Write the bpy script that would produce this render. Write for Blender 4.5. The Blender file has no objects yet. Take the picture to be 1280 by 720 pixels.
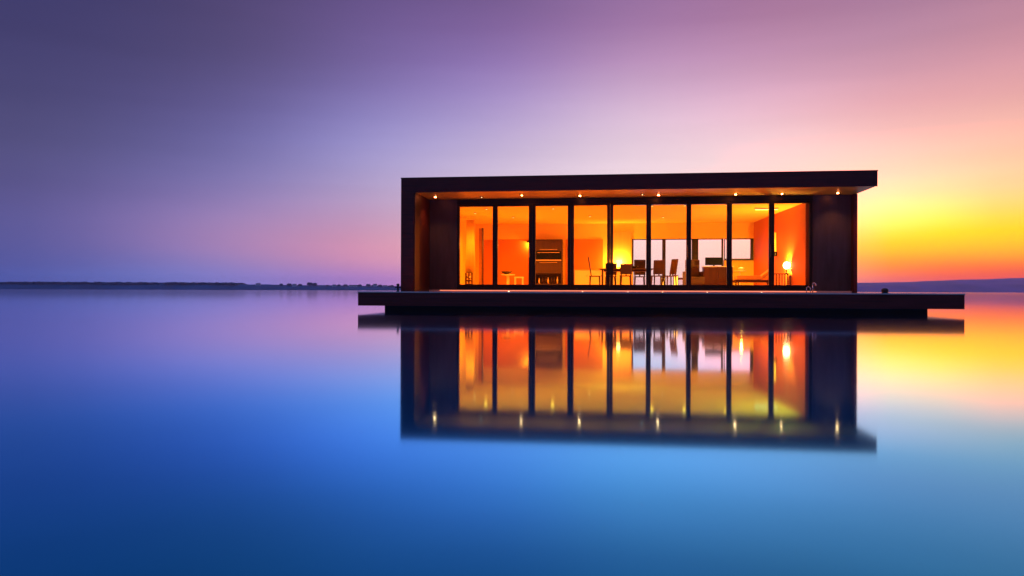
import bpy, bmesh, math, random
from mathutils import Vector, Matrix
random.seed(7)
R = math.radians
S = bpy.context.scene
COL = S.collection

# ------------------------------------------------------------------ camera
cd = bpy.data.cameras.new('camera'); cam = bpy.data.objects.new('camera', cd); COL.objects.link(cam)
cd.sensor_width = 36; cd.lens = 26.16; cd.shift_y = 0.0025
cd.clip_start = 0.1; cd.clip_end = 20000
cam.location = (0, 0, 0.62)
cam.rotation_euler = (Matrix.Rotation(R(90), 3, 'X') @ Matrix.Rotation(R(0.19), 3, 'Z')).to_euler()
S.camera = cam

# ------------------------------------------------------------------ render / exposure
S.render.engine = 'CYCLES'
S.view_settings.view_transform = 'Standard'; S.view_settings.look = 'None'
S.view_settings.exposure = 0; S.view_settings.gamma = 1; S.view_settings.use_curve_mapping = False
S.cycles.use_denoising = True
S.cycles.max_bounces = 12; S.cycles.diffuse_bounces = 6; S.cycles.glossy_bounces = 6
S.cycles.transparent_max_bounces = 16; S.cycles.volume_bounces = 1
S.cycles.sample_clamp_indirect = 6; S.cycles.caustics_refractive = False
S.cycles.volume_step_rate = 4

# ------------------------------------------------------------------ sky
def lin(c):
    def f(v):
        v = max(0., v) / 255.
        return v / 12.92 if v <= 0.04045 else ((v + 0.055) / 1.055) ** 2.4
    return tuple(f(v) for v in c)

W = bpy.data.worlds.new("World"); S.world = W; W.use_nodes = True
nt = W.node_tree; N = nt.nodes; L = nt.links; N.clear()
def mth(op, a, b=None, c=None, clamp=False):
    n = N.new('ShaderNodeMath'); n.operation = op; n.use_clamp = clamp
    for i, v in enumerate((a, b, c)):
        if v is None: continue
        if isinstance(v, (int, float)): n.inputs[i].default_value = v
        else: L.new(v, n.inputs[i])
    return n.outputs[0]
tc = N.new('ShaderNodeTexCoord'); sp = N.new('ShaderNodeSeparateXYZ'); L.new(tc.outputs['Generated'], sp.inputs[0])
el = mth('MULTIPLY', mth('ARCSINE', sp.outputs[2]), 180 / math.pi)
az = mth('MULTIPLY', mth('ARCTAN2', sp.outputs[0], sp.outputs[1]), 180 / math.pi)
t_el = mth('DIVIDE', el, 34.0, clamp=True)
# colour of the dusk sky by azimuth (degrees right of north) and elevation (degrees)
SKY = [
 (-75, [(0,(70,76,140)),(8,(78,74,122)),(20,(60,58,100)),(34,(40,44,90))]),
 (-34.5, [(0,(88,92,158)),(1.5,(90,90,155)),(6,(92,86,140)),(9.5,(84,80,124)),(13.5,(72,68,112)),(18,(66,62,108)),(34,(44,48,100))]),
 (-22.7, [(0,(120,120,188)),(1.2,(128,122,188)),(3.2,(160,128,180)),(4.9,(155,128,180)),(6.5,(135,120,178)),(9.3,(112,108,165)),(12,(98,90,145)),(15.2,(86,78,124)),(20,(78,68,110)),(34,(52,52,108))]),
 (-9.2, [(0,(165,120,190)),(1.0,(182,126,186)),(2.1,(214,145,176)),(3.3,(220,150,172)),(5,(205,156,186)),(7.4,(190,170,206)),(10.5,(170,162,214)),(12.8,(150,140,200)),(16.5,(125,105,165)),(21.5,(104,82,135)),(34,(70,62,115))]),
 (0.3, [(0,(226,170,185)),(1.1,(235,192,198)),(4,(243,213,215)),(9,(212,195,220)),(10.6,(204,184,215)),(13,(184,163,210)),(15.5,(162,138,195)),(18.3,(140,108,168)),(21.5,(120,92,142)),(34,(80,66,118))]),
 (9.8, [(0,(240,175,175)),(1.1,(250,205,198)),(4,(252,224,218)),(9,(240,215,225)),(11.8,(232,205,222)),(14.7,(208,173,205)),(18,(180,135,180)),(21.3,(146,108,155)),(34,(95,72,120))]),
 (21.4, [(0,(240,140,130)),(1.1,(250,175,150)),(3.5,(255,222,180)),(8.7,(255,226,212)),(10.4,(252,211,208)),(12.2,(248,195,205)),(14.3,(222,168,190)),(16.4,(200,150,180)),(20,(166,116,150)),(34,(105,76,118))]),
 (26.8, [(0,(190,80,110)),(0.8,(232,98,95)),(1.4,(255,122,60)),(2.0,(255,150,28)),(2.8,(255,198,4)),(3.7,(255,234,14)),(4.4,(255,247,90)),(5.3,(254,250,150)),(6.9,(249,240,188)),(9,(253,216,198)),(11,(253,190,184)),(12.7,(236,168,176)),(15,(205,155,175)),(19.4,(170,124,158)),(34,(108,78,118))]),
 (34.5, [(0,(200,70,90)),(1.2,(236,88,70)),(1.7,(250,118,22)),(2.3,(255,160,2)),(3.3,(255,206,4)),(4.3,(255,224,36)),(5.7,(255,215,128)),(7.3,(252,214,165)),(9.8,(253,192,168)),(11.7,(243,178,172)),(13.5,(226,161,169)),(17.8,(188,134,156)),(34,(105,76,115))]),
 (75, [(0,(120,60,110)),(3,(190,120,90)),(9,(170,120,130)),(20,(110,84,120)),(34,(60,56,105))]),
]
HAZE = .00011
def _col(stops, e):
    for (e0, c0), (e1, c1) in zip(stops, stops[1:]):
        if e <= e1: k = max(0, (e - e0) / (e1 - e0)); return [p + (q - p) * k for p, q in zip(c0, c1)]
    return list(stops[-1][1])
def _sky(a, e):
    """colour at azimuth a and elevation e: cubic between the columns"""
    cols = [_col(st, e) for _, st in SKY]; xs = [q for q, _ in SKY]
    if a <= xs[0]: return cols[0]
    if a >= xs[-1]: return cols[-1]
    i = max(k for k in range(len(xs) - 1) if xs[k] <= a); h = xs[i + 1] - xs[i]; k = (a - xs[i]) / h
    o = []
    for ch in range(3):
        y = [c[ch] for c in cols]; sl = [(y[q + 1] - y[q]) / (xs[q + 1] - xs[q]) for q in range(len(xs) - 1)]
        def tan(q):
            if q == 0 or q == len(xs) - 1 or sl[q - 1] * sl[q] <= 0: return 0.
            return 2 * sl[q - 1] * sl[q] / (sl[q - 1] + sl[q])
        m0, m1 = tan(i), tan(i + 1)
        o.append((2*k**3-3*k**2+1)*y[i] + (k**3-2*k**2+k)*h*m0 + (-2*k**3+3*k**2)*y[i+1] + (k**3-k**2)*h*m1)
    return o
def sky_colour(a, e):
    acc = [0, 0, 0]; wt = 0
    for da in (-6, -4, -2, 0, 2, 4, 6):
        for de in (-.5, 0, .5) if e > 3 else (0,):
            w = math.exp(-da * da / 14); c = _sky(a + da, max(0, e + de * min(3, e / 3))); wt += w
            acc = [p + w * q for p, q in zip(acc, c)]
    raw = [p / wt for p in acc]; c = list(lin(raw))
    # the glow is brighter than the picture can hold: red (and some green) run past white towards the sun
    k = max(0, min(1, (raw[0] - 246) / 8)) ** 2.5 * max(0, min(1, (11.5 - e) / 5)) * max(0, min(1, (a - 2) / 22)) * max(0, min(1, (e - 1.5) / 4))
    c[0] *= 1 + 3.2 * k; c[1] *= 1 + .40 * k * max(0, min(1, (raw[1] - 225) / 22))
    T = math.exp(-HAZE * min(5300, 75 / math.tan(R(max(.3, e)))))      # what the haze below takes away and adds
    return [max(0, (q - g * (1 - T))) / T for q, g in zip(c, (.13, .09, .17))]
ES = [0, .5, 1, 1.4, 1.8, 2.3, 2.8, 3.3, 4, 4.8, 5.7, 6.8, 8, 9.4, 11, 12.8, 14.8, 17, 19.5, 22.5, 27, 34]
AZS = [-75, -60, -48, -40] + [x * 3 for x in range(-12, 14)] + [44, 50, 60, 75]
prev = None
for a in AZS:
    r = N.new('ShaderNodeValToRGB'); cr = r.color_ramp; cr.interpolation = 'LINEAR'
    for i, e in enumerate(ES):
        p = min(1., e / 34.)
        k = cr.elements[i] if i < 2 else cr.elements.new(p)
        k.position = p; k.color = (*sky_colour(a, e), 1)
    L.new(t_el, r.inputs[0])
    if prev is None: out = r.outputs[0]
    else:
        f = N.new('ShaderNodeMapRange'); f.inputs[1].default_value = pa; f.inputs[2].default_value = a; L.new(az, f.inputs[0])
        m = N.new('ShaderNodeMix'); m.data_type = 'RGBA'; L.new(f.outputs[0], m.inputs[0])
        L.new(out, m.inputs[6]); L.new(r.outputs[0], m.inputs[7]); out = m.outputs[2]
    prev = out; pa = a
SUN_AZ = 40.0; SUN_EL = 1.5
sky = N.new('ShaderNodeTexSky'); sky.sky_type = 'NISHITA'; sky.sun_disc = False
sky.sun_elevation = R(SUN_EL); sky.sun_rotation = R(SUN_AZ); sky.air_density = 1.5; sky.dust_density = 1; sky.ozone_density = 4
ns = N.new('ShaderNodeMix'); ns.data_type = 'RGBA'; ns.blend_type = 'MULTIPLY'; ns.inputs[0].default_value = 1
L.new(sky.outputs[0], ns.inputs[6]); ns.inputs[7].default_value = (0.9, 0.62, 0.85, 1)
# overhead and behind the viewer the physical sky takes over
fz = N.new('ShaderNodeMapRange'); fz.inputs[1].default_value = 30; fz.inputs[2].default_value = 55; L.new(el, fz.inputs[0])
fb = N.new('ShaderNodeMapRange'); fb.inputs[1].default_value = 75; fb.inputs[2].default_value = 130; L.new(mth('ABSOLUTE', az), fb.inputs[0])
ff = mth('MAXIMUM', fz.outputs[0], fb.outputs[0], clamp=True)
nsc = N.new('ShaderNodeVectorMath'); nsc.operation = 'SCALE'; L.new(ns.outputs[2], nsc.inputs[0]); nsc.inputs[3].default_value = 0.30
mx = N.new('ShaderNodeMix'); mx.data_type = 'RGBA'; L.new(ff, mx.inputs[0]); 
# thin uneven veils of high haze, long and flat
vm = N.new('ShaderNodeMapping'); vm.inputs['Scale'].default_value = (1.6, 1.6, 16); vm.inputs['Rotation'].default_value = (0, R(7), 0); L.new(tc.outputs['Generated'], vm.inputs[0])
vn = N.new('ShaderNodeTexNoise'); vn.inputs['Scale'].default_value = 1.7; vn.inputs['Detail'].default_value = 5; vn.inputs['Roughness'].default_value = .45; L.new(vm.outputs[0], vn.inputs[0])
vr = N.new('ShaderNodeMapRange'); vr.inputs[1].default_value = .3; vr.inputs[2].default_value = .7; vr.inputs[3].default_value = .965; vr.inputs[4].default_value = 1.035; L.new(vn.outputs[0], vr.inputs[0])
vs = N.new('ShaderNodeVectorMath'); vs.operation = 'SCALE'; L.new(out, vs.inputs[0]); L.new(vr.outputs[0], vs.inputs[3])
# the zenith stays clear dusk blue
zen = N.new('ShaderNodeMix'); zen.data_type = 'RGBA'; fz2 = N.new('ShaderNodeMapRange'); fz2.inputs[1].default_value = 32; fz2.inputs[2].default_value = 60; L.new(el, fz2.inputs[0])
L.new(fz2.outputs[0], zen.inputs[0]); L.new(nsc.outputs[0], zen.inputs[6]); zen.inputs[7].default_value = (.03, .20, .60, 1)
L.new(vs.outputs[0], mx.inputs[6]); L.new(zen.outputs[2], mx.inputs[7])
bg = N.new('ShaderNodeBackground'); bg.inputs[1].default_value = 1.0; L.new(mx.outputs[2], bg.inputs[0])
wo = N.new('ShaderNodeOutputWorld'); L.new(bg.outputs[0], wo.inputs[0])

sl = bpy.data.lights.new('sun', 'SUN'); sun = bpy.data.objects.new('sun', sl); COL.objects.link(sun)
sl.energy = 0.25; sl.angle = R(0.5); sl.color = (1, 0.5, 0.22)
d = Vector((math.sin(R(SUN_AZ)) * math.cos(R(SUN_EL)), math.cos(R(SUN_AZ)) * math.cos(R(SUN_EL)), math.sin(R(SUN_EL))))
sun.rotation_euler = d.to_track_quat('Z', 'Y').to_euler()

# ------------------------------------------------------------------ materials
def new_mat(name):
    m = bpy.data.materials.new(name); m.use_nodes = True
    return m, m.node_tree, m.node_tree.nodes['Principled BSDF']
def mat(name, col, rough=0.5, metal=0., var=0.15, scale=3., stretch=(1, 1, 1), bump=0.05, coat=0., spec=0.5, sheen=0.):
    """procedural surface: base colour broken up by stretched noise, rough and bump varied by the same noise"""
    m, t, b = new_mat(name); n = t.nodes; l = t.links
    co = n.new('ShaderNodeTexCoord'); mp = n.new('ShaderNodeMapping'); mp.inputs['Scale'].default_value = [scale * s for s in stretch]
    l.new(co.outputs['Object'], mp.inputs[0])
    no = n.new('ShaderNodeTexNoise'); no.inputs['Scale'].default_value = 1; no.inputs['Detail'].default_value = 6; l.new(mp.outputs[0], no.inputs[0])
    r = n.new('ShaderNodeValToRGB'); r.color_ramp.elements[0].position = .3; r.color_ramp.elements[1].position = .7
    r.color_ramp.elements[0].color = (*[max(0, c * (1 - var)) for c in col], 1); r.color_ramp.elements[1].color = (*[min(1, c * (1 + var)) for c in col], 1)
    l.new(no.outputs[0], r.inputs[0]); l.new(r.outputs[0], b.inputs['Base Color'])
    mr = n.new('ShaderNodeMapRange'); mr.inputs[3].default_value = max(.02, rough - .08); mr.inputs[4].default_value = min(1, rough + .08)
    l.new(no.outputs[0], mr.inputs[0]); l.new(mr.outputs[0], b.inputs['Roughness'])
    if bump:
        bp = n.new('ShaderNodeBump'); bp.inputs['Strength'].default_value = bump; bp.inputs['Distance'].default_value = .02
        l.new(no.outputs[0], bp.inputs['Height']); l.new(bp.outputs[0], b.inputs['Normal'])
    b.inputs['Metallic'].default_value = metal; b.inputs['Coat Weight'].default_value = coat
    b.inputs['Specular IOR Level'].default_value = spec; b.inputs['Sheen Weight'].default_value = sheen
    return m
def emis(name, col, s):
    m, t, b = new_mat(name)
    b.inputs['Base Color'].default_value = (.8, .8, .8, 1); b.inputs['Emission Color'].default_value = (*col, 1); b.inputs['Emission Strength'].default_value = s
    return m
def glass(name, tint=(.995, .995, .995)):
    m, t, b = new_mat(name); n = t.nodes; l = t.links; n.remove(b)
    tr = n.new('ShaderNodeBsdfTransparent'); tr.inputs[0].default_value = (*tint, 1)
    gl = n.new('ShaderNodeBsdfGlossy'); gl.inputs['Roughness'].default_value = .01
    fr = n.new('ShaderNodeFresnel'); fr.inputs[0].default_value = 1.22
    mi = n.new('ShaderNodeMixShader'); l.new(fr.outputs[0], mi.inputs[0]); l.new(tr.outputs[0], mi.inputs[1]); l.new(gl.outputs[0], mi.inputs[2])
    l.new(mi.outputs[0], n['Material Output'].inputs[0]); return m

M = {}
M['cladding'] = mat('dark_cladding', (.16, .012, .009), .45, var=.3, scale=1.2, stretch=(1, 8, 12), bump=.08)
M['panel'] = mat('slate_panel', (.055, .042, .060), .4, var=.25, scale=.8, stretch=(6, 6, 1), bump=.05)
M['frame'] = mat('bronze_aluminium', (.012, .010, .014), .35, metal=.3, var=.2, scale=5)
M['soffit'] = mat('soffit_timber', (.62, .44, .05), .45, var=.22, scale=1., stretch=(.35, 9, 9), bump=.05)
M['fin_lining'] = mat('fin_lining_timber', (.055, .005, .002), .5, var=.2, scale=1., stretch=(9, 9, .4))
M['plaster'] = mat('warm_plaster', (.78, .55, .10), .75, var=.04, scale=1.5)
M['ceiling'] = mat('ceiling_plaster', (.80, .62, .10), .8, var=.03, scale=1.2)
M['terracotta'] = mat('terracotta_wall', (.58, .20, .02), .7, var=.10, scale=1.2)
M['redwall'] = mat('rust_red_wall', (.46, .115, .012), .7, var=.10, scale=1.0)
M['ochre'] = mat('ochre_panel', (.78, .36, .08), .6, var=.08, scale=1.3, stretch=(6, 6, .5))
M['floor'] = mat('oak_floor', (.62, .42, .2), .4, var=.2, scale=1., stretch=(.5, 8, 1))
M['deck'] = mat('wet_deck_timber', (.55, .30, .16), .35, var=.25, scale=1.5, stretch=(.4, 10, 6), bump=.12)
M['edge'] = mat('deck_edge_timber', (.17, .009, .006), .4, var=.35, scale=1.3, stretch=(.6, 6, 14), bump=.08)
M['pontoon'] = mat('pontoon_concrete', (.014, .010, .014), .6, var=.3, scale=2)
M['glass'] = glass('window_glass')
M['lamp'] = emis('lamp_lens', (1, .20, .05), 80)
M['spot_lens'] = emis('ceiling_spot_lens', (1, .45, .1), 3)
M['lamp_dim'] = emis('lamp_lens_dim', (1, .5, .2), 4)
M['decklamp'] = emis('deck_lamp_lens', (1, .6, .35), 3)
M['bulb'] = emis('lamp_shade_glow', (1, .66, .14), 5)
M['bulbhot'] = emis('lamp_globe_glow', (1, .80, .30), 9)
M['candle'] = emis('lantern_glow', (1, .5, .05), 2.5)
M['chrome'] = mat('chrome', (.75, .72, .75), .15, metal=1, var=.05, bump=0)
M['black'] = mat('black_lacquer', (.008, .008, .012), .25, var=.2)
M['walnut'] = mat('walnut', (.022, .008, .004), .4, var=.3, scale=2, stretch=(1, 1, 8))
M['mahogany'] = mat('mahogany', (.034, .009, .004), .4, var=.3, scale=2, stretch=(8, 1, 1))
M['brown'] = mat('brown_veneer', (.045, .025, .025), .5, var=.2, scale=2, stretch=(6, 1, 1))
M['white'] = mat('white_lacquer', (.80, .66, .5), .4, var=.04)
M['cream'] = mat('cream_linen', (.9, .72, .2), .85, var=.08, scale=3, stretch=(14, 14, .3), bump=.2)
M['sofa'] = mat('sand_upholstery', (.45, .22, .05), .85, var=.12, scale=8, bump=.2, sheen=.2)
M['leather'] = mat('brown_leather', (.035, .013, .010), .5, var=.2, scale=6, bump=.15)
M['screen'] = mat('dark_screen', (.010, .014, .02), .15, var=.1, bump=0)
M['iron'] = mat('painted_iron', (.02, .012, .02), .45, var=.3, scale=9)

# ------------------------------------------------------------------ builders
class MB:
    def __init__(s): s.bm = bmesh.new()
    def _xf(s, vs, loc, rot):
        m = Matrix.Translation(loc) @ rot
        for v in vs: v.co = m @ v.co
    def box(s, x0, x1, y0, y1, z0, z1, bev=0., rot=None):
        r = bmesh.ops.create_cube(s.bm, size=1); vs = r['verts']
        c = Vector(((x0 + x1) / 2, (y0 + y1) / 2, (z0 + z1) / 2)); d = Vector((x1 - x0, y1 - y0, z1 - z0))
        for v in vs: v.co = Vector((v.co.x * d.x, v.co.y * d.y, v.co.z * d.z))
        if bev:
            es = list({e for v in vs for e in v.link_edges})
            q = bmesh.ops.bevel(s.bm, geom=es, offset=bev, segments=2, profile=.7, affect='EDGES')
            vs = list({v for f in q['faces'] for v in f.verts} | {v for v in vs if v.is_valid})
        m = Matrix.Translation(c) @ (rot.to_4x4() if rot else Matrix.Identity(4))
        for v in vs: v.co = m @ v.co
        return s
    def cyl(s, p0, p1, r0, r1=None, seg=16):
        r1 = r0 if r1 is None else r1; p0 = Vector(p0); p1 = Vector(p1); d = p1 - p0
        r = bmesh.ops.create_cone(s.bm, cap_ends=True, segments=seg, radius1=r0, radius2=r1, depth=d.length)
        s._xf(r['verts'], (p0 + p1) / 2, d.to_track_quat('Z', 'Y').to_matrix().to_4x4()); return s
    def ball(s, c, rx, ry, rz, sub=3):
        r = bmesh.ops.create_icosphere(s.bm, subdivisions=sub, radius=1)
        for v in r['verts']: v.co = Vector(c) + Vector((v.co.x * rx, v.co.y * ry, v.co.z * rz))
        return s
    def lathe(s, prof, seg=28, c=(0, 0, 0)):
        rings = []
        for r, z in prof:
            rings.append([s.bm.verts.new((c[0] + r * math.cos(2 * math.pi * k / seg), c[1] + r * math.sin(2 * math.pi * k / seg), c[2] + z)) for k in range(seg)])
        for a, b in zip(rings, rings[1:]):
            for k in range(seg): s.bm.faces.new((a[k], a[(k + 1) % seg], b[(k + 1) % seg], b[k]))
        if prof[0][0] > 1e-4: s.bm.faces.new(rings[0][::-1])
        if prof[-1][0] > 1e-4: s.bm.faces.new(rings[-1])
        return s
    def tube(s, pts, r, seg=10):
        for a, b in zip(pts, pts[1:]): s.cyl(a, b, r, seg=seg)
        for p in pts[1:-1]: s.ball(p, r, r, r, 2)
        return s
    def build(s, name, m, parent=None, smooth=False):
        me = bpy.data.meshes.new(name); bmesh.ops.recalc_face_normals(s.bm, faces=s.bm.faces); s.bm.to_mesh(me); s.bm.free()
        if smooth:
            for p in me.polygons: p.use_smooth = True
        me.materials.append(m); o = bpy.data.objects.new(name, me); COL.objects.link(o)
        if parent: o.parent = parent
        return o

YAW = -R(7.2); OX, OY = -3.75, 25.07         # house frame: u along the facade, v into the house
cu, su = math.cos(YAW), math.sin(YAW)
def at(u, v, z=0.): return (OX + u * cu - v * su, OY + u * su + v * cu, z)
def tag(o, label=None, cat=None, group=None, kind=None):
    if label: o['label'] = label
    if cat: o['category'] = cat
    if group: o['group'] = group
    if kind: o['kind'] = kind
    return o
def empty(name, loc, rz, label, cat, group=None):
    o = bpy.data.objects.new(name, None); COL.objects.link(o); o.location = loc; o.rotation_euler = (0, 0, rz); o.empty_display_size = .2
    return tag(o, label, cat, group)
def lamp(name, kind, loc, parent, energy, col, r=.04, **k):
    l = bpy.data.lights.new(name, kind); l.energy = energy; l.color = col; l.shadow_soft_size = r
    for a, b in k.items(): setattr(l, a, b)
    o = bpy.data.objects.new(name, l); COL.objects.link(o); o.location = loc; o.parent = parent
    return o
FLR = 0.75
def copy_thing(o, loc, rz, label):
    c = o.copy(); COL.objects.link(c); c.location = loc; c.rotation_euler = (0, 0, rz); c['label'] = label
    for ch in list(o.children):
        d = ch.copy(); COL.objects.link(d); d.parent = c
        for g in list(ch.children):
            e = g.copy(); COL.objects.link(e); e.parent = d
    return c

# ------------------------------------------------------------------ water
wm, t, b = new_mat('lake_water'); n = t.nodes; l = t.links; n.remove(b)
ge = n.new('ShaderNodeNewGeometry')
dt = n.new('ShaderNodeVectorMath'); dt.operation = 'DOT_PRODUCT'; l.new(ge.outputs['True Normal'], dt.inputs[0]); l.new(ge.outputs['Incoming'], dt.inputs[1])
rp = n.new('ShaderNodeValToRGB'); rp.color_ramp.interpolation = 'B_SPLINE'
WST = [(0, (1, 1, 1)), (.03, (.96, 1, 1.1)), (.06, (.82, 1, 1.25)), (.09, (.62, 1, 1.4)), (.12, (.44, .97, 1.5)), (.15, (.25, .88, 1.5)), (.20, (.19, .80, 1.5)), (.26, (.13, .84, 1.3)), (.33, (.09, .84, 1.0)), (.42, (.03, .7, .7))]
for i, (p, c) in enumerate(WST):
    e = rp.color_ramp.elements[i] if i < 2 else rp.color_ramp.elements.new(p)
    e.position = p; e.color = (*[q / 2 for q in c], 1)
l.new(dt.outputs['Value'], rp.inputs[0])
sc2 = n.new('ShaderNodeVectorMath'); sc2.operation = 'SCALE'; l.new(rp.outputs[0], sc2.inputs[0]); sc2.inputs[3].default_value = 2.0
gl = n.new('ShaderNodeBsdfGlossy'); gl.inputs['Roughness'].default_value = .055; l.new(sc2.outputs[0], gl.inputs['Color'])
tcw = n.new('ShaderNodeTexCoord'); mpw = n.new('ShaderNodeMapping'); mpw.inputs['Scale'].default_value = (.05, .25, 1); l.new(tcw.outputs['Object'], mpw.inputs[0])
nw = n.new('ShaderNodeTexNoise'); nw.inputs['Scale'].default_value = 1; nw.inputs['Detail'].default_value = 3; l.new(mpw.outputs[0], nw.inputs[0])
bw = n.new('ShaderNodeBump'); bw.inputs['Strength'].default_value = .12; bw.inputs['Distance'].default_value = .02; l.new(nw.outputs[0], bw.inputs['Height']); l.new(bw.outputs[0], gl.inputs['Normal'])
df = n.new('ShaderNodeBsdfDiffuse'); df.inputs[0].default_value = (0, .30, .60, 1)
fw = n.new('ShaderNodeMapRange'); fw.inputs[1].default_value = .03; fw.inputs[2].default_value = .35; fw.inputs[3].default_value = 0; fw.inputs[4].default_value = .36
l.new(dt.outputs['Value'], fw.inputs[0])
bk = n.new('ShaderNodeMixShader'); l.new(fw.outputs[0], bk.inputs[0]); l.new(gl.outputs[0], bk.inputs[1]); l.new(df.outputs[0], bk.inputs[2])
l.new(bk.outputs[0], n['Material Output'].inputs[0])
mb = MB(); mb.box(-5000, 5000, -60, 5200, -.6, 0)
tag(mb.build('lake_water', wm), 'glassy blue lake water mirroring the house and the dusk sky', kind='structure')

# ------------------------------------------------------------------ far shores
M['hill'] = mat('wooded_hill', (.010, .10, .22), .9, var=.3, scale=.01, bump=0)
M['hill_r'] = mat('haze_toned_hill', (.42, .14, .42), .9, var=.25, scale=.006, bump=0)  # purple of the evening haze is put into the hill colour
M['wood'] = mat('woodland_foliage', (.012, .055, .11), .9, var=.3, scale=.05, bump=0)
def ridge(name, xs, base_y, depth, hfun, m, label):
    bm = bmesh.new(); rows = []
    for x in xs:
        hh = hfun(x); y = base_y(x)
        prof = [(-depth * .5, -1.0), (-depth * .47, .35 * hh * .2), (-depth * .3, hh * .5), (-depth * .12, hh * .86), (0, hh), (depth * .3, hh * .6), (depth * .5, -1.0)]
        rows.append([bm.verts.new((x, y + dy + random.uniform(-6, 6), z)) for dy, z in prof])
    for a, b in zip(rows, rows[1:]):
        for k in range(len(a) - 1): bm.faces.new((a[k], b[k], b[k + 1], a[k + 1]))
    s = MB(); s.bm.free(); s.bm = bm
    o = s.build(name, m, smooth=True); return tag(o, label, kind='structure')
def smooth_noise(x, f, seed):
    return math.sin(x * f + seed) * .5 + math.sin(x * f * 2.3 + seed * 1.7) * .3 + math.sin(x * f * 5.1 + seed * .6) * .2
frange = lambda a, b, s: [a + i * s for i in range(int((b - a) / s) + 1)]
ridge('far_shore', frange(-2600, -775, 20), lambda x: 2150, 260, lambda x: 20.5, M['hill'], 'flat dark shore along the left horizon')
ridge('far_spit', frange(-790, 700, 10), lambda x: 2120, 160, lambda x: max(4, 15.5 - (x + 730) * .008 + .9 * smooth_noise(x, .035, 1)), M['hill'], 'low built-up spit between the dark shore and the house')
ridge('far_hills', frange(300, 3600, 20), lambda x: 3000, 500, lambda x: 8 + 34 / (1 + math.exp(-(x - 1150) / 170)) + max(0, x - 1500) * .028 + 2 * smooth_noise(x, .008, 4), M['hill_r'], 'purple hills on the right horizon under the glow')
ridge('far_hills', frange(500, 2900, 20), lambda x: 2500, 260, lambda x: 9 + 19 / (1 + math.exp(-(x - 1080) / 90)) + 2 * smooth_noise(x, .012, 9) , M['hill_r'], 'nearer low ridge in front of the purple hills')

# treeline mass on the flat shore (fine uneven edge, nobody could count it)
mb = MB()
for i in range(420):
    x = random.uniform(-2560, -775); r = random.uniform(3.5, 6)
    q = bmesh.ops.create_icosphere(mb.bm, subdivisions=1, radius=1)
    zz = 20.0 - random.uniform(1.5, 3)
    for v in q['verts']: v.co = Vector((x + v.co.x * r * random.uniform(1.2, 1.7), 2100 + random.uniform(-20, 20) + v.co.y * 8, zz + v.co.z * random.uniform(2.5, 4.2)))
tag(mb.build('woodland', M['wood']), 'dark band of woodland on the left far shore', 'woodland', kind='stuff')

# single trees and houses on the spit
def make_tree(label):
    r = empty('shore_tree', (0, 0, 0), 0, label, 'tree', 'trees on the far spit')
    t = MB(); t.cyl((0, 0, 0), (0, 0, 4), .5, .3, 8); t.cyl((0, 0, 3), (1.2, 0, 5.5), .28, .12, 6); t.cyl((0, 0, 3), (-1.1, .4, 5.2), .26, .1, 6); t.build('trunk', M['walnut'], r)
    c = MB()
    for i in range(240):
        a = random.uniform(0, 2 * math.pi); e = random.uniform(-.6, 1); rr = random.uniform(.5, 1) ** .5
        p = Vector((math.cos(a) * 3.4 * rr * math.sqrt(max(.05, 1 - e * e * .8)), math.sin(a) * 3.2 * rr * math.sqrt(max(.05, 1 - e * e * .8)), 6 + e * 3.0 * rr))
        s_ = random.uniform(.35, .9); q = bmesh.ops.create_icosphere(c.bm, subdivisions=1, radius=s_)
        for v in q['verts']: v.co = p + v.co * random.uniform(.7, 1.3)
    c.build('crown', M['wood'], r); return r
TX = [-650, -628, -598, -570, -556, -520, -488, -470, -455, -430, -405, -392, -372, -345, -338, -322]
DESC = ['clump-like dark tree at the left end of the built-up spit', 'small dark tree just right of the leftmost spit tree', 'round tree beside the pale house on the spit',
        'broad tall tree at the highest point of the spit', 'tall tree touching the highest tree of the spit', 'low tree right of the tallest spit trees', 'dark tree left of the long pale building',
        'small tree in front of the long pale building', 'narrow tree behind the long pale building', 'round dark tree midway along the spit', 'small tree left of the white house on the spit',
        'tree beside the white house on the spit', 'low tree right of the white house on the spit', 'dark tree near the right end of the visible spit', 'small tree close to the end of the spit', 'last tree of the spit before the house corner']
t0 = make_tree(DESC[0])
for i, x in enumerate(TX):
    o = t0 if i == 0 else copy_thing(t0, (0, 0, 0), 0, DESC[i])
    k = random.uniform(.75, 1.15) * (1.35 if i in (3, 4) else 1)
    o.location = (x, 2099 + random.uniform(-4, 4), 9.2 - (x + 730) * .0065); o.rotation_euler = (0, 0, random.uniform(0, 6)); o.scale = (k * 1.7, k * 1.3, k)
M['farwall'] = mat('far_render', (.85, .82, .85), .8, var=.1, scale=.5, bump=0)
M['farroof'] = mat('far_roof', (.12, .07, .07), .8, var=.1, scale=.5, bump=0)
HX = [(-714, 12, 7, 'pale house at the left end of the spit where the flat shore stops'), (-612, 10, 6, 'small pale house between the first spit trees'), (-500, 9, 5.5, 'low pale cottage right of the tallest spit trees'),
      (-447, 22, 5, 'long pale building midway along the spit'), (-385, 9, 8.5, 'white house standing higher than its neighbours on the spit'), (-357, 12, 5, 'small pale house near the right end of the visible spit')]
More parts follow.
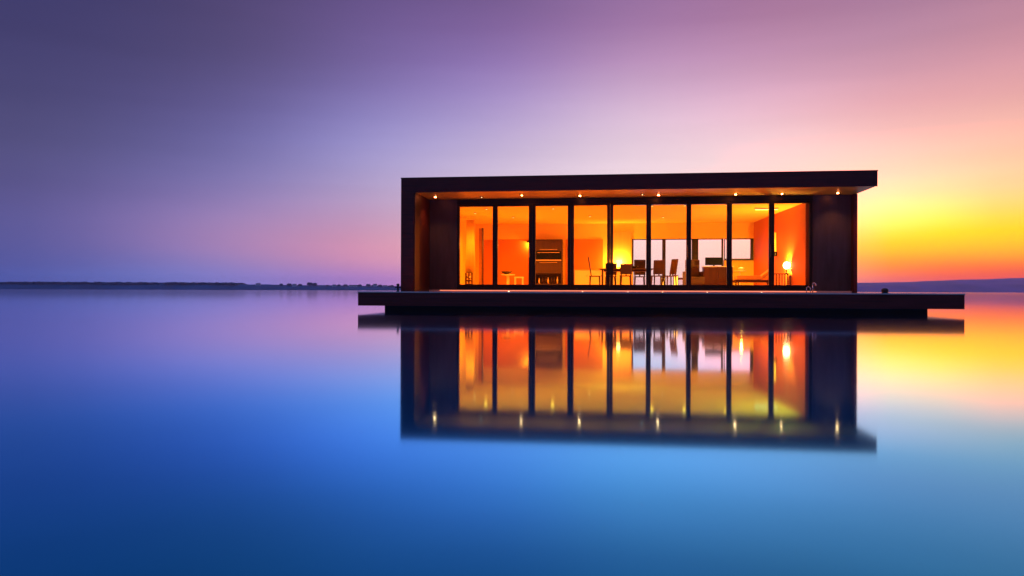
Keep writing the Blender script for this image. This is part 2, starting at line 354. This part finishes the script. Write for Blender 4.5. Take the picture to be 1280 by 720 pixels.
for x, w, h_, lb in HX:
    r = empty('shore_house', (x, 2094, 11.4 - (x + 730) * .0065), random.uniform(-.2, .2), lb, 'house', 'houses on the far spit')
    MB().box(-w / 2, w / 2, -4, 4, -3, h_ * .7).build('wall', M['farwall'], r)
    s = MB(); y = h_ * .7; a = w / 2 + .4
    vs = [s.bm.verts.new(p) for p in ((-a, -4.6, y), (a, -4.6, y), (a, 4.6, y), (-a, 4.6, y), (-a, 0, h_ + .6), (a, 0, h_ + .6))]
    for f in ((0, 1, 5, 4), (2, 3, 4, 5), (0, 4, 3), (1, 2, 5), (3, 2, 1, 0)): s.bm.faces.new([vs[k] for k in f])
    s.build('roof', M['farroof'], r)
    for k in range(3): MB().box(-w * .36 + k * w * .28, -w * .36 + k * w * .28 + 1.2, -4.06, -3.9, h_ * .25, h_ * .25 + 1.3).build('window', M['screen'], r)

# ------------------------------------------------------------------ floating platform
HR = YAW
plat = empty('floating_platform', at(0, 0, 0), HR, 'long dark timber platform floating under the glass house', 'platform')
# boards of the deck top (gaps real)
mb = MB(); v = -2.4
while v < 10.75:
    mb.box(-.64, 16.68, v + .003, min(v + .142, 10.78), .532, .562, .004); v += .147
mb.build('deck_board', M['deck'], plat)
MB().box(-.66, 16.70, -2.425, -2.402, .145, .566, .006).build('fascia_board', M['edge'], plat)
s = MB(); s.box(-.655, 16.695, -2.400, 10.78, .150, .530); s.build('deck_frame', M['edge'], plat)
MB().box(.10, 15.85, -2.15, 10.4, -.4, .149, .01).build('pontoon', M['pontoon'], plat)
M['highlight'] = mat('pale_highlight', (.85, .58, .52), .5, var=.2, scale=1, stretch=(.5, 1, 1))  # pale colour stands in for light caught along the deck
s = MB(); s.box(-.67, 16.71, -2.45, -2.427, .545, .578, .006); s.build('highlight_trim', M['highlight'], plat)  # trim added to draw the light line along the deck edge
MB().box(.50, 15.10, 1.96, 2.05, .5625, .640, .01).build('highlight_riser', M['highlight'], plat)  # pale riser added to carry the bright line below the glazing
M['strip'] = emis('added_glow_strip', (1, .24, .10), .95)  # added glow standing in for window light reflected along the deck
MB().box(.9, 13.95, 1.952, 1.958, .600, .634).build('added_glow_strip', M['strip'], plat)

# ------------------------------------------------------------------ house
ho = empty('lake_house', at(0, 0, .562), HR, 'low flat-roofed glass pavilion glowing orange on the floating platform', 'house')
def H(name, m, *boxes, bev=.004, parent=None):
    s = MB()
    for bx in boxes:
        x0, x1, y0, y1, z0, z1 = bx; s.box(x0, x1, y0, y1, z0 - .562, z1 - .562, bev)
    return s.build(name, m, parent or ho)
RW = 15.24
H('roof', M['cladding'], (0, RW, 0, 10.6, 3.955, 4.392), bev=.008)
H('roof_edge_trim', M['frame'], (-.012, RW + .012, -.012, .05, 4.385, 4.41))
H('soffit', M['soffit'], (.48, RW - .02, .035, 2.06, 3.915, 3.953))
H('fascia_lip', M['cladding'], (.0, RW, 0, .033, 3.905, 3.954))
H('side_wall', M['cladding'], (0, .44, 0, 10.6, .575, 3.904), (0, .44, .04, 10.6, 3.905, 3.954), bev=.006)
H('wall_lining', M['fin_lining'], (.442, .478, .01, 2.06, .57, 3.912))
H('side_wall', M['cladding'], (15.14, 15.24, 1.86, 10.6, .57, 3.912))
H('wall_lining', M['fin_lining'], (15.115, 15.138, 1.868, 2.095, .57, 3.912))
H('wall_panel', M['panel'], (.48, 1.498, 2.1, 2.28, .57, 3.912))
H('wall_panel', M['panel'], (13.862, 15.136, 2.1, 2.28, .57, 3.912))
H('header_beam', M['frame'], (1.5, 13.86, 2.09, 2.26, 3.735, 3.912))
H('threshold', M['frame'], (1.5, 13.86, 2.06, 2.26, .57, .727))
H('front_floor_edge', M['frame'], (.5, 15.1, 2.262, 2.30, .57, .745))
def ring(name, m, x0, x1, y0, y1, z0, z1, a0, a1, c0, c1, parent=None):
    """one closed rectangular frame: outer x0..x1, z0..z1, opening a0..a1, c0..c1"""
    s = MB(); bm = s.bm; vs = []
    for y in (y0, y1):
        vs.append([bm.verts.new((x, y, z - .562)) for x, z in ((x0, z0), (x1, z0), (x1, z1), (x0, z1))] + [bm.verts.new((x, y, z - .562)) for x, z in ((a0, c0), (a1, c0), (a1, c1), (a0, c1))])
    f, b = vs
    for k in range(4):
        q = (k + 1) % 4
        bm.faces.new((f[k], f[q], f[4 + q], f[4 + k])); bm.faces.new((b[q], b[k], b[4 + k], b[4 + q]))
        bm.faces.new((f[q], f[k], b[k], b[q])); bm.faces.new((f[4 + k], f[4 + q], b[4 + q], b[4 + k]))
    return s.build(name, m, parent or ho)
# windows: nine tall sliding lights
PA = [(1.593, 2.801), (2.982, 4.110), (4.358, 5.503), (5.727, 6.892), (7.11, 8.26), (8.426, 9.64), (9.804, 11.013), (11.182, 12.421), (12.599, 13.762)]
BD = [1.502] + [(PA[i][1] + PA[i + 1][0]) / 2 for i in range(8)] + [13.858]
for i, (p0, p1) in enumerate(PA):
    a, b = BD[i] + .002, BD[i + 1] - .002; yo = 2.10 + (.0 if i % 2 else .012)
    f = ring('window', M['frame'], a, b, yo, yo + .11, .73, 3.733, p0, p1, .838, 3.648)
    H('pane', M['glass'], (p0 + .001, p1 - .001, yo + .05, yo + .062, .840, 3.646), bev=0, parent=f)
    if i in (1, 3, 5, 7):
        s = MB(); s.tube([(p1 + .04, yo - .002, 1.25), (p1 + .04, yo - .05, 1.25), (p1 + .04, yo - .05, 1.65), (p1 + .04, yo - .002, 1.65)], .011, 8); s.build('handle', M['chrome'], f)
# inner shell
IL, IR, IB = .82, 13.62, 9.9
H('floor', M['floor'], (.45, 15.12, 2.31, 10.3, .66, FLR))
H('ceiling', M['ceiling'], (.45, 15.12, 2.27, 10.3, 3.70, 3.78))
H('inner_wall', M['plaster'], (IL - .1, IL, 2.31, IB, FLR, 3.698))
s = MB(); wv = [s.bm.verts.new((x, y, z - .562)) for z in (FLR, 3.698) for x, y in ((13.68, 2.31), (13.80, 2.31), (13.52, IB - .002), (13.40, IB - .002))]
for f_ in ((0, 1, 2, 3), (7, 6, 5, 4), (0, 4, 5, 1), (1, 5, 6, 2), (2, 6, 7, 3), (3, 7, 4, 0)): s.bm.faces.new([wv[k] for k in f_])
s.build('inner_wall', M['redwall'], ho)['label'] = 'rust-red inner side wall'
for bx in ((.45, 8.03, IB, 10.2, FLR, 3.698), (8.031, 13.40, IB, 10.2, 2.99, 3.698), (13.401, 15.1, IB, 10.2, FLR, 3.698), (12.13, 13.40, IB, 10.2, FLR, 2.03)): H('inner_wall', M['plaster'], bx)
H('accent_panel', M['terracotta'], (1.13, 3.55, IB - .03, IB - .002, FLR, 2.98))
H('accent_panel', M['terracotta'], (5.02, 6.72, IB - .03, IB - .002, FLR, 2.98))
H('accent_panel', M['ochre'], (7.14, 8.00, IB - .06, IB - .002, FLR, 3.33))
# back windows
BW = [(8.10, 9.39, 8.033, 9.459), (9.54, 10.70, 9.461, 10.849), (10.99, 12.01, 10.851, 12.089), (12.16, 13.27, 12.131, 13.398)]
for i, (p0, p1, q0, q1) in enumerate(BW):
    zb = .76 if i < 3 else 2.035
    f = ring('window', M['frame'], q0, q1, IB + .05, IB + .15, zb, 2.985, p0, p1, zb + .05, 2.95)
    H('pane', M['glass'], (p0 + .002, p1 - .002, IB + .095, IB + .107, zb + .052, 2.948), bev=0, parent=f)
H('window_sill', M['walnut'], (12.12, 13.38, IB - .08, IB + .04, 2.0, 2.034))

WARM = (1, .225, .008)
# soffit downlights
DL = [(.9, 1.21, 1), (2.51, 1.44, 0), (3.98, 1.04, .5), (5.96, 1.36, 1), (8.08, 1.27, 0), (8.63, 1.43, 1), (11.2, 1.5, 1), (12.71, 1.5, .6), (14.5, 1.5, 1)]
for u, v, k in DL:
    s = MB(); s.lathe([(.075, -.012), (.078, 0), (.055, 0), (.05, -.006), (.05, -.012)], 24, (u, v, 3.914 - .562)); r_ = s.build('downlight', M['frame'], ho, True)
    s = MB(); s.cyl((u, v, 3.882 - .562), (u, v, 3.908 - .562), (.02 + .014 * k) if k else .018, seg=20); s.build('lens', M['lamp'] if k else M['lamp_dim'], r_)
    if k: lamp('downlight_beam', 'SPOT', (u, v, 3.86 - .562), ho, 70 * k, (1, .30, .07), .04, spot_size=R(110), spot_blend=.8)
# interior ceiling spots; the one near the curtain is added to brighten it
for (u, v, e) in [(2.4, 3.2, 1), (4.9, 3.3, 1), (8.5, 2.75, .8), (9.65, 2.75, .8), (11.1, 2.75, .8), (3.0, 6.5, 1.2), (1.7, 4.7, .5), (6.2, 6.3, 1.3), (9.2, 7.0, 1.2), (11.8, 6.6, 1)]:
    s = MB(); s.cyl((u, v, 3.675 - .562), (u, v, 3.699 - .562), .05, seg=20); r_ = s.build('ceiling_spot', M['frame'], ho)
    s = MB(); s.cyl((u, v, 3.666 - .562), (u, v, 3.676 - .562), .035, seg=16); s.build('lens', M['spot_lens'], r_)
    lamp('ceiling_spot_light', 'SPOT', (u, v, 3.62 - .562), ho, 760 * e, WARM, .06, spot_size=R(165), spot_blend=1)
s = MB(); s.box(12.3, 13.15, 3.95, 4.03, 3.64 - .562, 3.699 - .562, .004); r_ = s.build('ceiling_spot', M['white'], ho)
s = MB(); s.box(12.33, 13.12, 3.965, 4.015, 3.628 - .562, 3.639 - .562); s.build('lens', M['bulb'], r_)
# deck lights
for (u, lb) in [(3.45, 'brightest small light set in the deck below the second window'), (6.05, 'small deck light below the fourth window'), (7.62, 'small deck light below the table lamp window'), (8.8, 'small deck light below the sixth window'), (10.3, 'small deck light below the brown cabinet window'), (12.1, 'small deck light below the lounge chair window')]:
    r_ = empty('deck_light', at(u, 1.7, .562), HR, lb, 'light', 'small lights set along the deck'); big = u == 3.45
    s = MB(); s.lathe([(.05, 0), (.05, .012), (.036, .018), (.036, .012)], 20); s.build('housing', M['chrome'], r_, True)
    s = MB(); s.ball((0, 0, .018), .034 if big else .026, .034 if big else .026, .03 if big else .016, 2); s.build('lens', M['decklamp'], r_, True)

# ------------------------------------------------------------------ things on the deck
bo = empty('mooring_bollard', at(-.18, .3, .562), HR, 'small dark mooring post on the deck left of the house corner', 'bollard')
s = MB(); s.lathe([(.075, 0), (.075, .015), (.035, .03), (.03, .2), (.05, .225), (.055, .25), (.04, .275), (.0, .285)], 20); s.build('post', M['iron'], bo, True)
s = MB(); s.cyl((-.1, 0, .15), (.1, 0, .15), .016); s.build('cross_bar', M['iron'], bo, True)
bd = empty('mooring_dome', at(15.5, .1, .562), HR, 'low round dark knob near the right end of the deck', 'bollard')
s = MB(); s.lathe([(.11, 0), (.11, .02), (.085, .03), (.105, .08), (.10, .13), (.06, .165), (0, .175)], 28); s.build('dome', M['iron'], bd, True)
s = MB(); s.lathe([(.14, 0), (.14, .012), (.112, .012)], 28); s.build('base_plate', M['chrome'], bd)
gr = empty('grab_rail', at(13.2, .3, .562), HR, 'small chrome rail and tap at the foot of the right slate panel', 'rail')
def arc(cx, cz, r, a0, a1, n_, y=0): return [(cx + r * math.cos(R(a0 + (a1 - a0) * i / n_)), y, cz + r * math.sin(R(a0 + (a1 - a0) * i / n_))) for i in range(n_ + 1)]
s = MB(); s.tube([(0, 0, 0)] + arc(.06, .15, .06, 180, 0, 6) + [(.12, 0, 0)], .013); s.build('hoop', M['chrome'], gr, True)
s = MB(); s.tube([(.19, 0, 0), (.19, 0, .24)] + arc(.235, .28, .05, 180, 20, 6), .016); s.ball((.285, 0, .27), .03, .03, .04, 2); s.build('spout', M['chrome'], gr, True)

# ------------------------------------------------------------------ furniture
def thing(name, u, v, label, cat, rz=0., z=FLR, group=None): return empty(name, at(u, v, z), HR + rz, label, cat, group)
# dining table
t_ = thing('dining_table', 7.65, 5.6, 'long dark dining table in front of the glowing table lamp', 'table')
MB().box(-1.05, 1.05, -.45, .45, .71, .755, .008).build('tabletop', M['mahogany'], t_)
for sx in (-1, 1):
    for sy in (-1, 1): MB().box(sx * .93 - .035, sx * .93 + .035, sy * .36 - .035, sy * .36 + .035, 0, .709, .004).build('leg', M['mahogany'], t_)
MB().box(-.88, .88, -.34, .34, .64, .709).build('apron', M['mahogany'], t_)
def chair(u, v, rz, label, hb=1.05, m='walnut'):
    c = thing('dining_chair', u, v, label, 'chair', rz, group='dining chairs round the dark table')
    MB().box(-.22, .22, -.22, .22, .43, .47, .01).build('seat', M[m], c)
    rt = Matrix.Rotation(R(-9), 3, 'X')
    s = MB(); s.box(-.23, .23, .185, .23, .52, hb, .010, rt); [s.box(x - .022, x + .022, .18, .22, .45, hb - .03, 0, rt) for x in (-.19, 0, .19)]; s.build('backrest', M[m], c)
    for sx in (-1, 1):
        for sy in (-1, 1): s = MB(); s.cyl((sx * .2, sy * .2, 0), (sx * .18, sy * .18, .43), .022, .030, 8); s.build('leg', M[m], c)
    return c
chair(6.42, 5.5, R(90), 'tall-backed chair seen side-on at the left end of the dark dining table', 1.22)
chair(8.85, 4.9, R(-20), 'chair with dark square back at the right front of the dining table', 1.08)
chair(9.3, 5.1, R(-65), 'rust-brown chair leaning back furthest right of the dining table', 1.12, 'mahogany')
chair(8.22, 6.45, R(180) + 0, 'chair with wide dark back behind the dining table', 1.14)
chair(7.62, 4.82, R(-6), 'low-backed chair with its back to the glass at the middle of the dining table', .93)
chair(7.05, 6.35, R(184), 'chair behind the left half of the dining table close to the glowing lamp', 1.0)
t_ = thing('fruit_bowl', 7.95, 5.6, 'wide brown bowl on the right half of the dining table', 'bowl', z=FLR + .756)
s = MB(); s.lathe([(.06, 0), (.08, .01), (.16, .06), (.19, .11), (.18, .11), (.14, .06), (0, .02)], 28); s.build('bowl_body', M['walnut'], t_, True)
# sideboard with lamp
t_ = thing('sideboard', 6.75, 9.5, 'long pale low sideboard along the back wall under the table lamp', 'sideboard')
MB().box(-1.3, 1.3, -.22, .22, .12, .80, .008).build('cabinet', M['white'], t_)
MB().box(-1.33, 1.33, -.24, .24, .801, .83, .006).build('top', M['ochre'], t_)
for k in range(4): s = MB(); s.box(-1.27 + k * .64, -.66 + k * .64, -.236, -.221, .15, .77, .004); dd = s.build('door', M['white'], t_); s = MB(); s.cyl((-.74 + k * .64, -.25, .5), (-.74 + k * .64, -.25, .6), .008); s.build('handle', M['chrome'], dd)
for sx in (-1, 1): MB().box(sx * 1.2 - .02, sx * 1.2 + .02, -.18, .18, 0, .119).build('leg', M['walnut'], t_)
t_ = thing('table_lamp', 7.45, 9.42, 'glowing cylinder table lamp on the pale sideboard behind the dining table', 'lamp', z=FLR + .831)
s = MB(); s.lathe([(.09, 0), (.09, .015), (.02, .03), (.018, .12), (.03, .13)], 24); s.build('base', M['walnut'], t_, True)
s = MB(); s.lathe([(.13, .13), (.12, .42), (.0, .425)], 28); s.build('lamp_shade', M['bulb'], t_, True)
lamp('table_lamp_light', 'POINT', (0, .16, .32), t_, 260, (1, .46, .05), .08)
# tall cabinet with oven
t_ = thing('tall_cabinet', 4.27, 9.6, 'tall brown kitchen cabinet with a black oven on the back wall', 'cabinet')
s = MB(); s.box(-.62, -.58, -.28, .26, 0, 2.2); s.box(.58, .62, -.28, .26, 0, 2.2); s.box(-.579, .579, .22, .26, 0, 2.2); s.box(-.579, .579, -.28, .219, 2.16, 2.2); s.box(-.579, .579, -.28, .219, 0, .18); s.build('carcass', M['brown'], t_)
d_ = MB().box(-.575, .575, -.30, -.27, 1.68, 2.155, .005).build('door', M['brown'], t_)
s = MB(); s.cyl((-.4, -.33, 1.74), (.4, -.33, 1.74), .010); s.cyl((-.38, -.33, 1.74), (-.38, -.3, 1.74), .006); s.cyl((.38, -.33, 1.74), (.38, -.3, 1.74), .006); s.build('handle', M['chrome'], d_)
o_ = MB().box(-.575, .575, -.29, .0, 1.28, 1.66, .008).build('oven', M['screen'], t_)
s = MB(); s.cyl((-.5, -.33, 1.60), (.5, -.33, 1.60), .012); s.build('handle', M['chrome'], o_)
MB().box(-.578, .578, -.31, .218, 1.235, 1.272, .004).build('shelf', M['white'], t_)
d_ = MB().box(-.575, .575, -.30, -.27, .66, 1.22, .005).build('door', M['brown'], t_)
s = MB(); s.cyl((-.4, -.33, 1.15), (.4, -.33, 1.15), .010); s.build('handle', M['chrome'], d_)
MB().box(-.578, .578, -.27, .218, .62, .65).build('shelf', M['walnut'], t_)
# bottles in the open bottom bay of the cabinet
for k in range(7):
    x = 3.84 + k * .14 + random.uniform(-.02, .02); hh = random.uniform(.24, .34)
    s = MB(); s.lathe([(.035, 0), (.036, hh * .6), (.014, hh * .78), (.014, hh), (0, hh + .002)], 16)
    o = s.build('bottle', M['leather'] if k % 3 else M['white'], None, True); o.location = at(x, 9.45, FLR + .181)
    tag(o, ['bottle furthest left in the open bottom bay of the tall cabinet', 'second bottle from the left in the bottom bay of the tall cabinet', 'third bottle from the left in the bottom bay of the tall cabinet', 'middle bottle of the seven under the black oven', 'third bottle from the right in the bottom bay of the tall cabinet', 'second bottle from the right in the bottom bay of the tall cabinet', 'bottle furthest right in the open bottom bay of the tall cabinet'][k], 'bottle', 'bottles in the tall cabinet')
# white side table with black bowl, white stool
t_ = thing('side_table', 2.72, 7.0, 'white pedestal side table carrying the black bowl', 'table')
s = MB(); s.lathe([(.24, 0), (.24, .02), (.07, .05), (.06, .5), (.22, .52), (.3, .53), (.3, .555), (0, .557)], 32); s.build('pedestal', M['white'], t_, True)
o = thing('bowl', 2.66, 7.0, 'black oval bowl on the white side table', 'bowl', z=FLR + .558)
s = MB(); s.lathe([(.08, 0), (.09, .012), (.2, .07), (.25, .13), (.235, .13), (.18, .075), (0, .03)], 32); s.build('bowl_body', M['black'], o, True)
t_ = thing('stool', 3.22, 6.8, 'small white square stool right of the white side table', 'stool')
MB().box(-.19, .19, -.19, .19, .40, .45, .01).build('seat', M['white'], t_)
for sx in (-1, 1):
    for sy in (-1, 1): MB().box(sx * .16 - .02, sx * .16 + .02, sy * .16 - .02, sy * .16 + .02, 0, .399, .003).build('leg', M['white'], t_)
# wall lamp
t_ = thing('wall_lamp', 3.38, 9.7, 'dark hooded wall lamp casting a yellow pool on the terracotta wall', 'lamp', z=2.84)
s = MB(); s.lathe([(.16, 0), (.12, .08), (.03, .11), (0, .11)], 24); s.build('lamp_shade', M['black'], t_, True)
s = MB(); s.cyl((0, 0, .1), (0, .16, .14), .012); s.build('arm', M['black'], t_)
s = MB(); s.ball((0, 0, .02), .04, .04, .04, 2); s.build('bulb', M['bulb'], t_, True)
lamp('wall_lamp_light', 'POINT', (0, 0, -.07), t_, 45, (1, .42, .05), .05)
# curtain, screen and slim rack near the left wall
t_ = thing('curtain', 1.27, 6.0, 'cream floor-length curtain hanging near the left inner wall', 'curtain', z=1.35)
s = MB(); pts = 40
ring = []
for i in range(pts + 1):
    x = -.2 + .4 * i / pts; y = .035 * math.sin(i * 1.25)
    ring.append((x, y))
bot = [s.bm.verts.new((x, y, 0)) for x, y in ring]; top = [s.bm.verts.new((x * .8, y * .7, 2.2)) for x, y in ring]
bot2 = [s.bm.verts.new((x, y + .012, 0)) for x, y in ring]; top2 = [s.bm.verts.new((x * .8, y * .7 + .012, 2.2)) for x, y in ring]
for i in range(pts):
    s.bm.faces.new((bot[i], bot[i + 1], top[i + 1], top[i])); s.bm.faces.new((bot2[i + 1], bot2[i], top2[i], top2[i + 1])); s.bm.faces.new((bot[i + 1], bot[i], bot2[i], bot2[i + 1])); s.bm.faces.new((top[i], top[i + 1], top2[i + 1], top2[i]))
s.build('fabric', M['cream'], t_, True)
s = MB(); s.cyl((-.25, 0, 2.22), (.25, 0, 2.22), .014); s.cyl((-.2, 0, 2.22), (-.2, 0, 2.349), .008); s.cyl((.2, 0, 2.22), (.2, 0, 2.349), .008); s.build('rod', M['chrome'], t_)
t_ = thing('wine_rack', 1.24, 5.9, 'slim dark rack standing below the cream curtain', 'rack')
s = MB(); [s.box(x - .012, x + .012, -.12, .12, 0, .60) for x in (-.13, 0, .13)]; [s.box(-.118, -.012, -.12, .12, z, z + .015) for z in (.05, .2, .35, .5, .585)]; [s.box(.012, .118, -.12, .12, z, z + .015) for z in (.05, .2, .35, .5, .585)]; s.build('frame', M['mahogany'], t_)
for x in (-.065, .065):
    for z in (.12, .27, .42): s = MB(); s.cyl((x, -.14, z), (x, .1, z), .035, seg=14); s.build('bottle_end', M['leather'] if random.random() < .5 else M['white'], t_)
t_ = thing('folding_screen', 1.62, 7.3, 'narrow wooden screen right of the cream curtain', 'screen')
MB().box(-.21, -.03, -.02, .02, 0, 2.55, .006).build('leaf', M['sofa'], t_)
MB().box(-.028, .0, -.3, .02, 0, 2.55, .006).build('leaf', M['mahogany'], t_)
# lanterns
for (u, v, hh, lb) in [(9.78, 7.6, .5, 'yellow glowing square lantern on the floor below the second back window'), (9.22, 7.4, .42, 'shorter glowing lantern between the chair legs left of the square lantern')]:
    t_ = thing('lantern', u, v, lb, 'lantern', group='lanterns on the floor')
    MB().box(-.075, .075, -.075, .075, .02, hh, .01).build('candle_glass', M['candle'], t_)
    s = MB(); [s.box(a - .01, a + .01, b - .01, b + .01, 0, hh + .02) for a in (-.085, .085) for b in (-.085, .085)]; s.box(-.1, .1, -.1, .1, hh + .021, hh + .04); s.build('frame', M['iron'], t_)
# low bench by window
t_ = thing('bench', 10.15, 8.2, 'low dark bench right of the glowing lanterns under the back window', 'bench')
MB().box(-.35, .35, -.2, .2, .36, .44, .01).build('seat', M['leather'], t_)
for sx in (-1, 1): MB().box(sx * .3 - .03, sx * .3 + .03, -.18, .18, 0, .359).build('leg', M['walnut'], t_)
# armchair, tv cabinet, tv
t_ = thing('armchair', 10.38, 6.0, 'tall brown leather armchair left of the television', 'armchair', R(14))
MB().box(-.30, .30, -.34, .34, .12, .44, .04).build('seat', M['leather'], t_)
MB().box(-.28, .28, .20, .36, .45, 1.14, .05).build('backrest', M['leather'], t_)
for sx in (-1, 1): MB().box(sx * .34 - .05, sx * .34 + .05, -.34, .34, .05, .66, .03).build('armrest', M['leather'], t_)
for sx in (-1, 1): MB().box(sx * .28 - .03, sx * .28 + .03, -.3, .3, 0, .049).build('leg', M['walnut'], t_)
t_ = thing('media_cabinet', 11.2, 6.0, 'rust-brown media cabinet under the dark television', 'cabinet')
MB().box(-.5, .62, -.25, .25, .06, .83, .008).build('cabinet', M['mahogany'], t_)
MB().box(-.53, .65, -.27, .27, .831, .855, .005).build('top', M['white'], t_)
for k in range(2): MB().box(-.48 + k * .55, .05 + k * .55, -.266, -.251, .09, .8, .004).build('door', M['mahogany'], t_)
MB().box(-.45, .57, -.2, .2, 0, .059).build('plinth', M['black'], t_)
t_ = thing('television', 11.12, 6.0, 'dark flat television standing on the rust-brown media cabinet', 'television', z=FLR + .856)
MB().box(-.34, .34, -.025, .025, .05, .36, .008).build('screen', M['screen'], t_)
s = MB(); s.box(-.14, .14, -.09, .09, 0, .014, .004); s.box(-.03, .03, -.015, .015, .014, .06); s.build('stand', M['black'], t_)
# chaise
t_ = thing('lounge_chair', 12.3, 4.4, 'sand-coloured lounge chair with raised back near the rust-red wall', 'lounge chair')
MB().box(-.62, .25, -.33, .33, .30, .46, .04).build('seat', M['sofa'], t_)
MB().box(.16, .76, -.33, .33, .44, .56, .04, Matrix.Rotation(R(-38), 3, 'Y')).build('backrest', M['sofa'], t_)
MB().box(-.66, .7, -.31, .31, .20, .296, .01).build('base', M['mahogany'], t_)
for sx in (-.55, .6):
    for sy in (-1, 1): MB().box(sx - .02, sx + .02, sy * .27 - .02, sy * .27 + .02, 0, .199).build('leg', M['mahogany'], t_)
t_ = thing('side_table', 12.6, 8.8, 'small table with candles below the high back window sill', 'table')
s = MB(); s.lathe([(.2, 0), (.2, .02), (.03, .04), (.03, .72), (.3, .74), (.3, .765), (0, .766)], 28); s.build('pedestal', M['white'], t_, True)
t_ = thing('candle_bowl', 12.65, 8.7, 'glowing candle bowl on the small table below the high window', 'candle', z=FLR + .767)
s = MB(); s.lathe([(.06, 0), (.12, .06), (.13, .12), (.12, .12), (.1, .05), (0, .03)], 24); s.build('bowl', M['white'], t_, True)
s = MB(); s.cyl((0, 0, .03), (0, 0, .14), .05, seg=18); s.build('candle', M['candle'], t_)
lamp('candle_light', 'POINT', (0, -.1, .25), t_, 14, (1, .42, .05), .05)
# right wall: sconce, side table, hot lamp
t_ = thing('wall_sconce', 13.46, 6.0, 'tall pale tube sconce with dark base on the rust-red wall', 'lamp', z=2.0)
s = MB(); s.lathe([(.055, .19), (.06, .2), (.06, .92), (.05, .94), (0, .945)], 24); s.build('tube', M['cream'], t_, True)
s = MB(); s.lathe([(.03, 0), (.085, .02), (.085, .17), (.05, .189), (0, .189)], 24); s.build('base', M['black'], t_, True)
t_ = thing('side_table', 13.26, 4.1, 'slatted side table by the rust-red wall carrying the brightest lamp', 'table')
MB().box(-.33, .33, -.24, .24, .50, .53, .006).build('tabletop', M['mahogany'], t_)
for x in (-.30, -.2, -.1, .0, .1, .2, .30): MB().box(x - .015, x + .015, -.22, -.19, 0, .499).build('slat', M['mahogany'], t_)
for sx in (-1, 1): MB().box(sx * .3 - .02, sx * .3 + .02, .18, .22, 0, .499).build('leg', M['mahogany'], t_)
t_ = thing('table_lamp', 13.47, 4.1, 'brightest globe lamp burning beside the rust-red wall', 'lamp', z=FLR + .531)
s = MB(); s.lathe([(.07, 0), (.07, .012), (.018, .03), (.018, .16), (.05, .18)], 24); s.build('base', M['walnut'], t_, True)
s = MB(); s.ball((0, 0, .30), .125, .125, .14, 3); s.build('lamp_globe', M['bulbhot'], t_, True)
lamp('globe_lamp_light', 'POINT', (.0, .19, .31), t_, 420, (1, .48, .05), .03)

# ------------------------------------------------------------------ evening haze
hm, t, b = new_mat('haze'); n = t.nodes; l = t.links; n.remove(b)
pv = n.new('ShaderNodeVolumePrincipled'); pv.inputs['Color'].default_value = (.80, .72, .95, 1); pv.inputs['Density'].default_value = HAZE; pv.inputs['Anisotropy'].default_value = .55
l.new(pv.outputs[0], n['Material Output'].inputs['Volume'])
mb = MB(); mb.box(-5100, 5100, -100, 5300, -1.6, 75)
tag(mb.build('haze', hm), 'thin evening haze over the lake', kind='stuff')
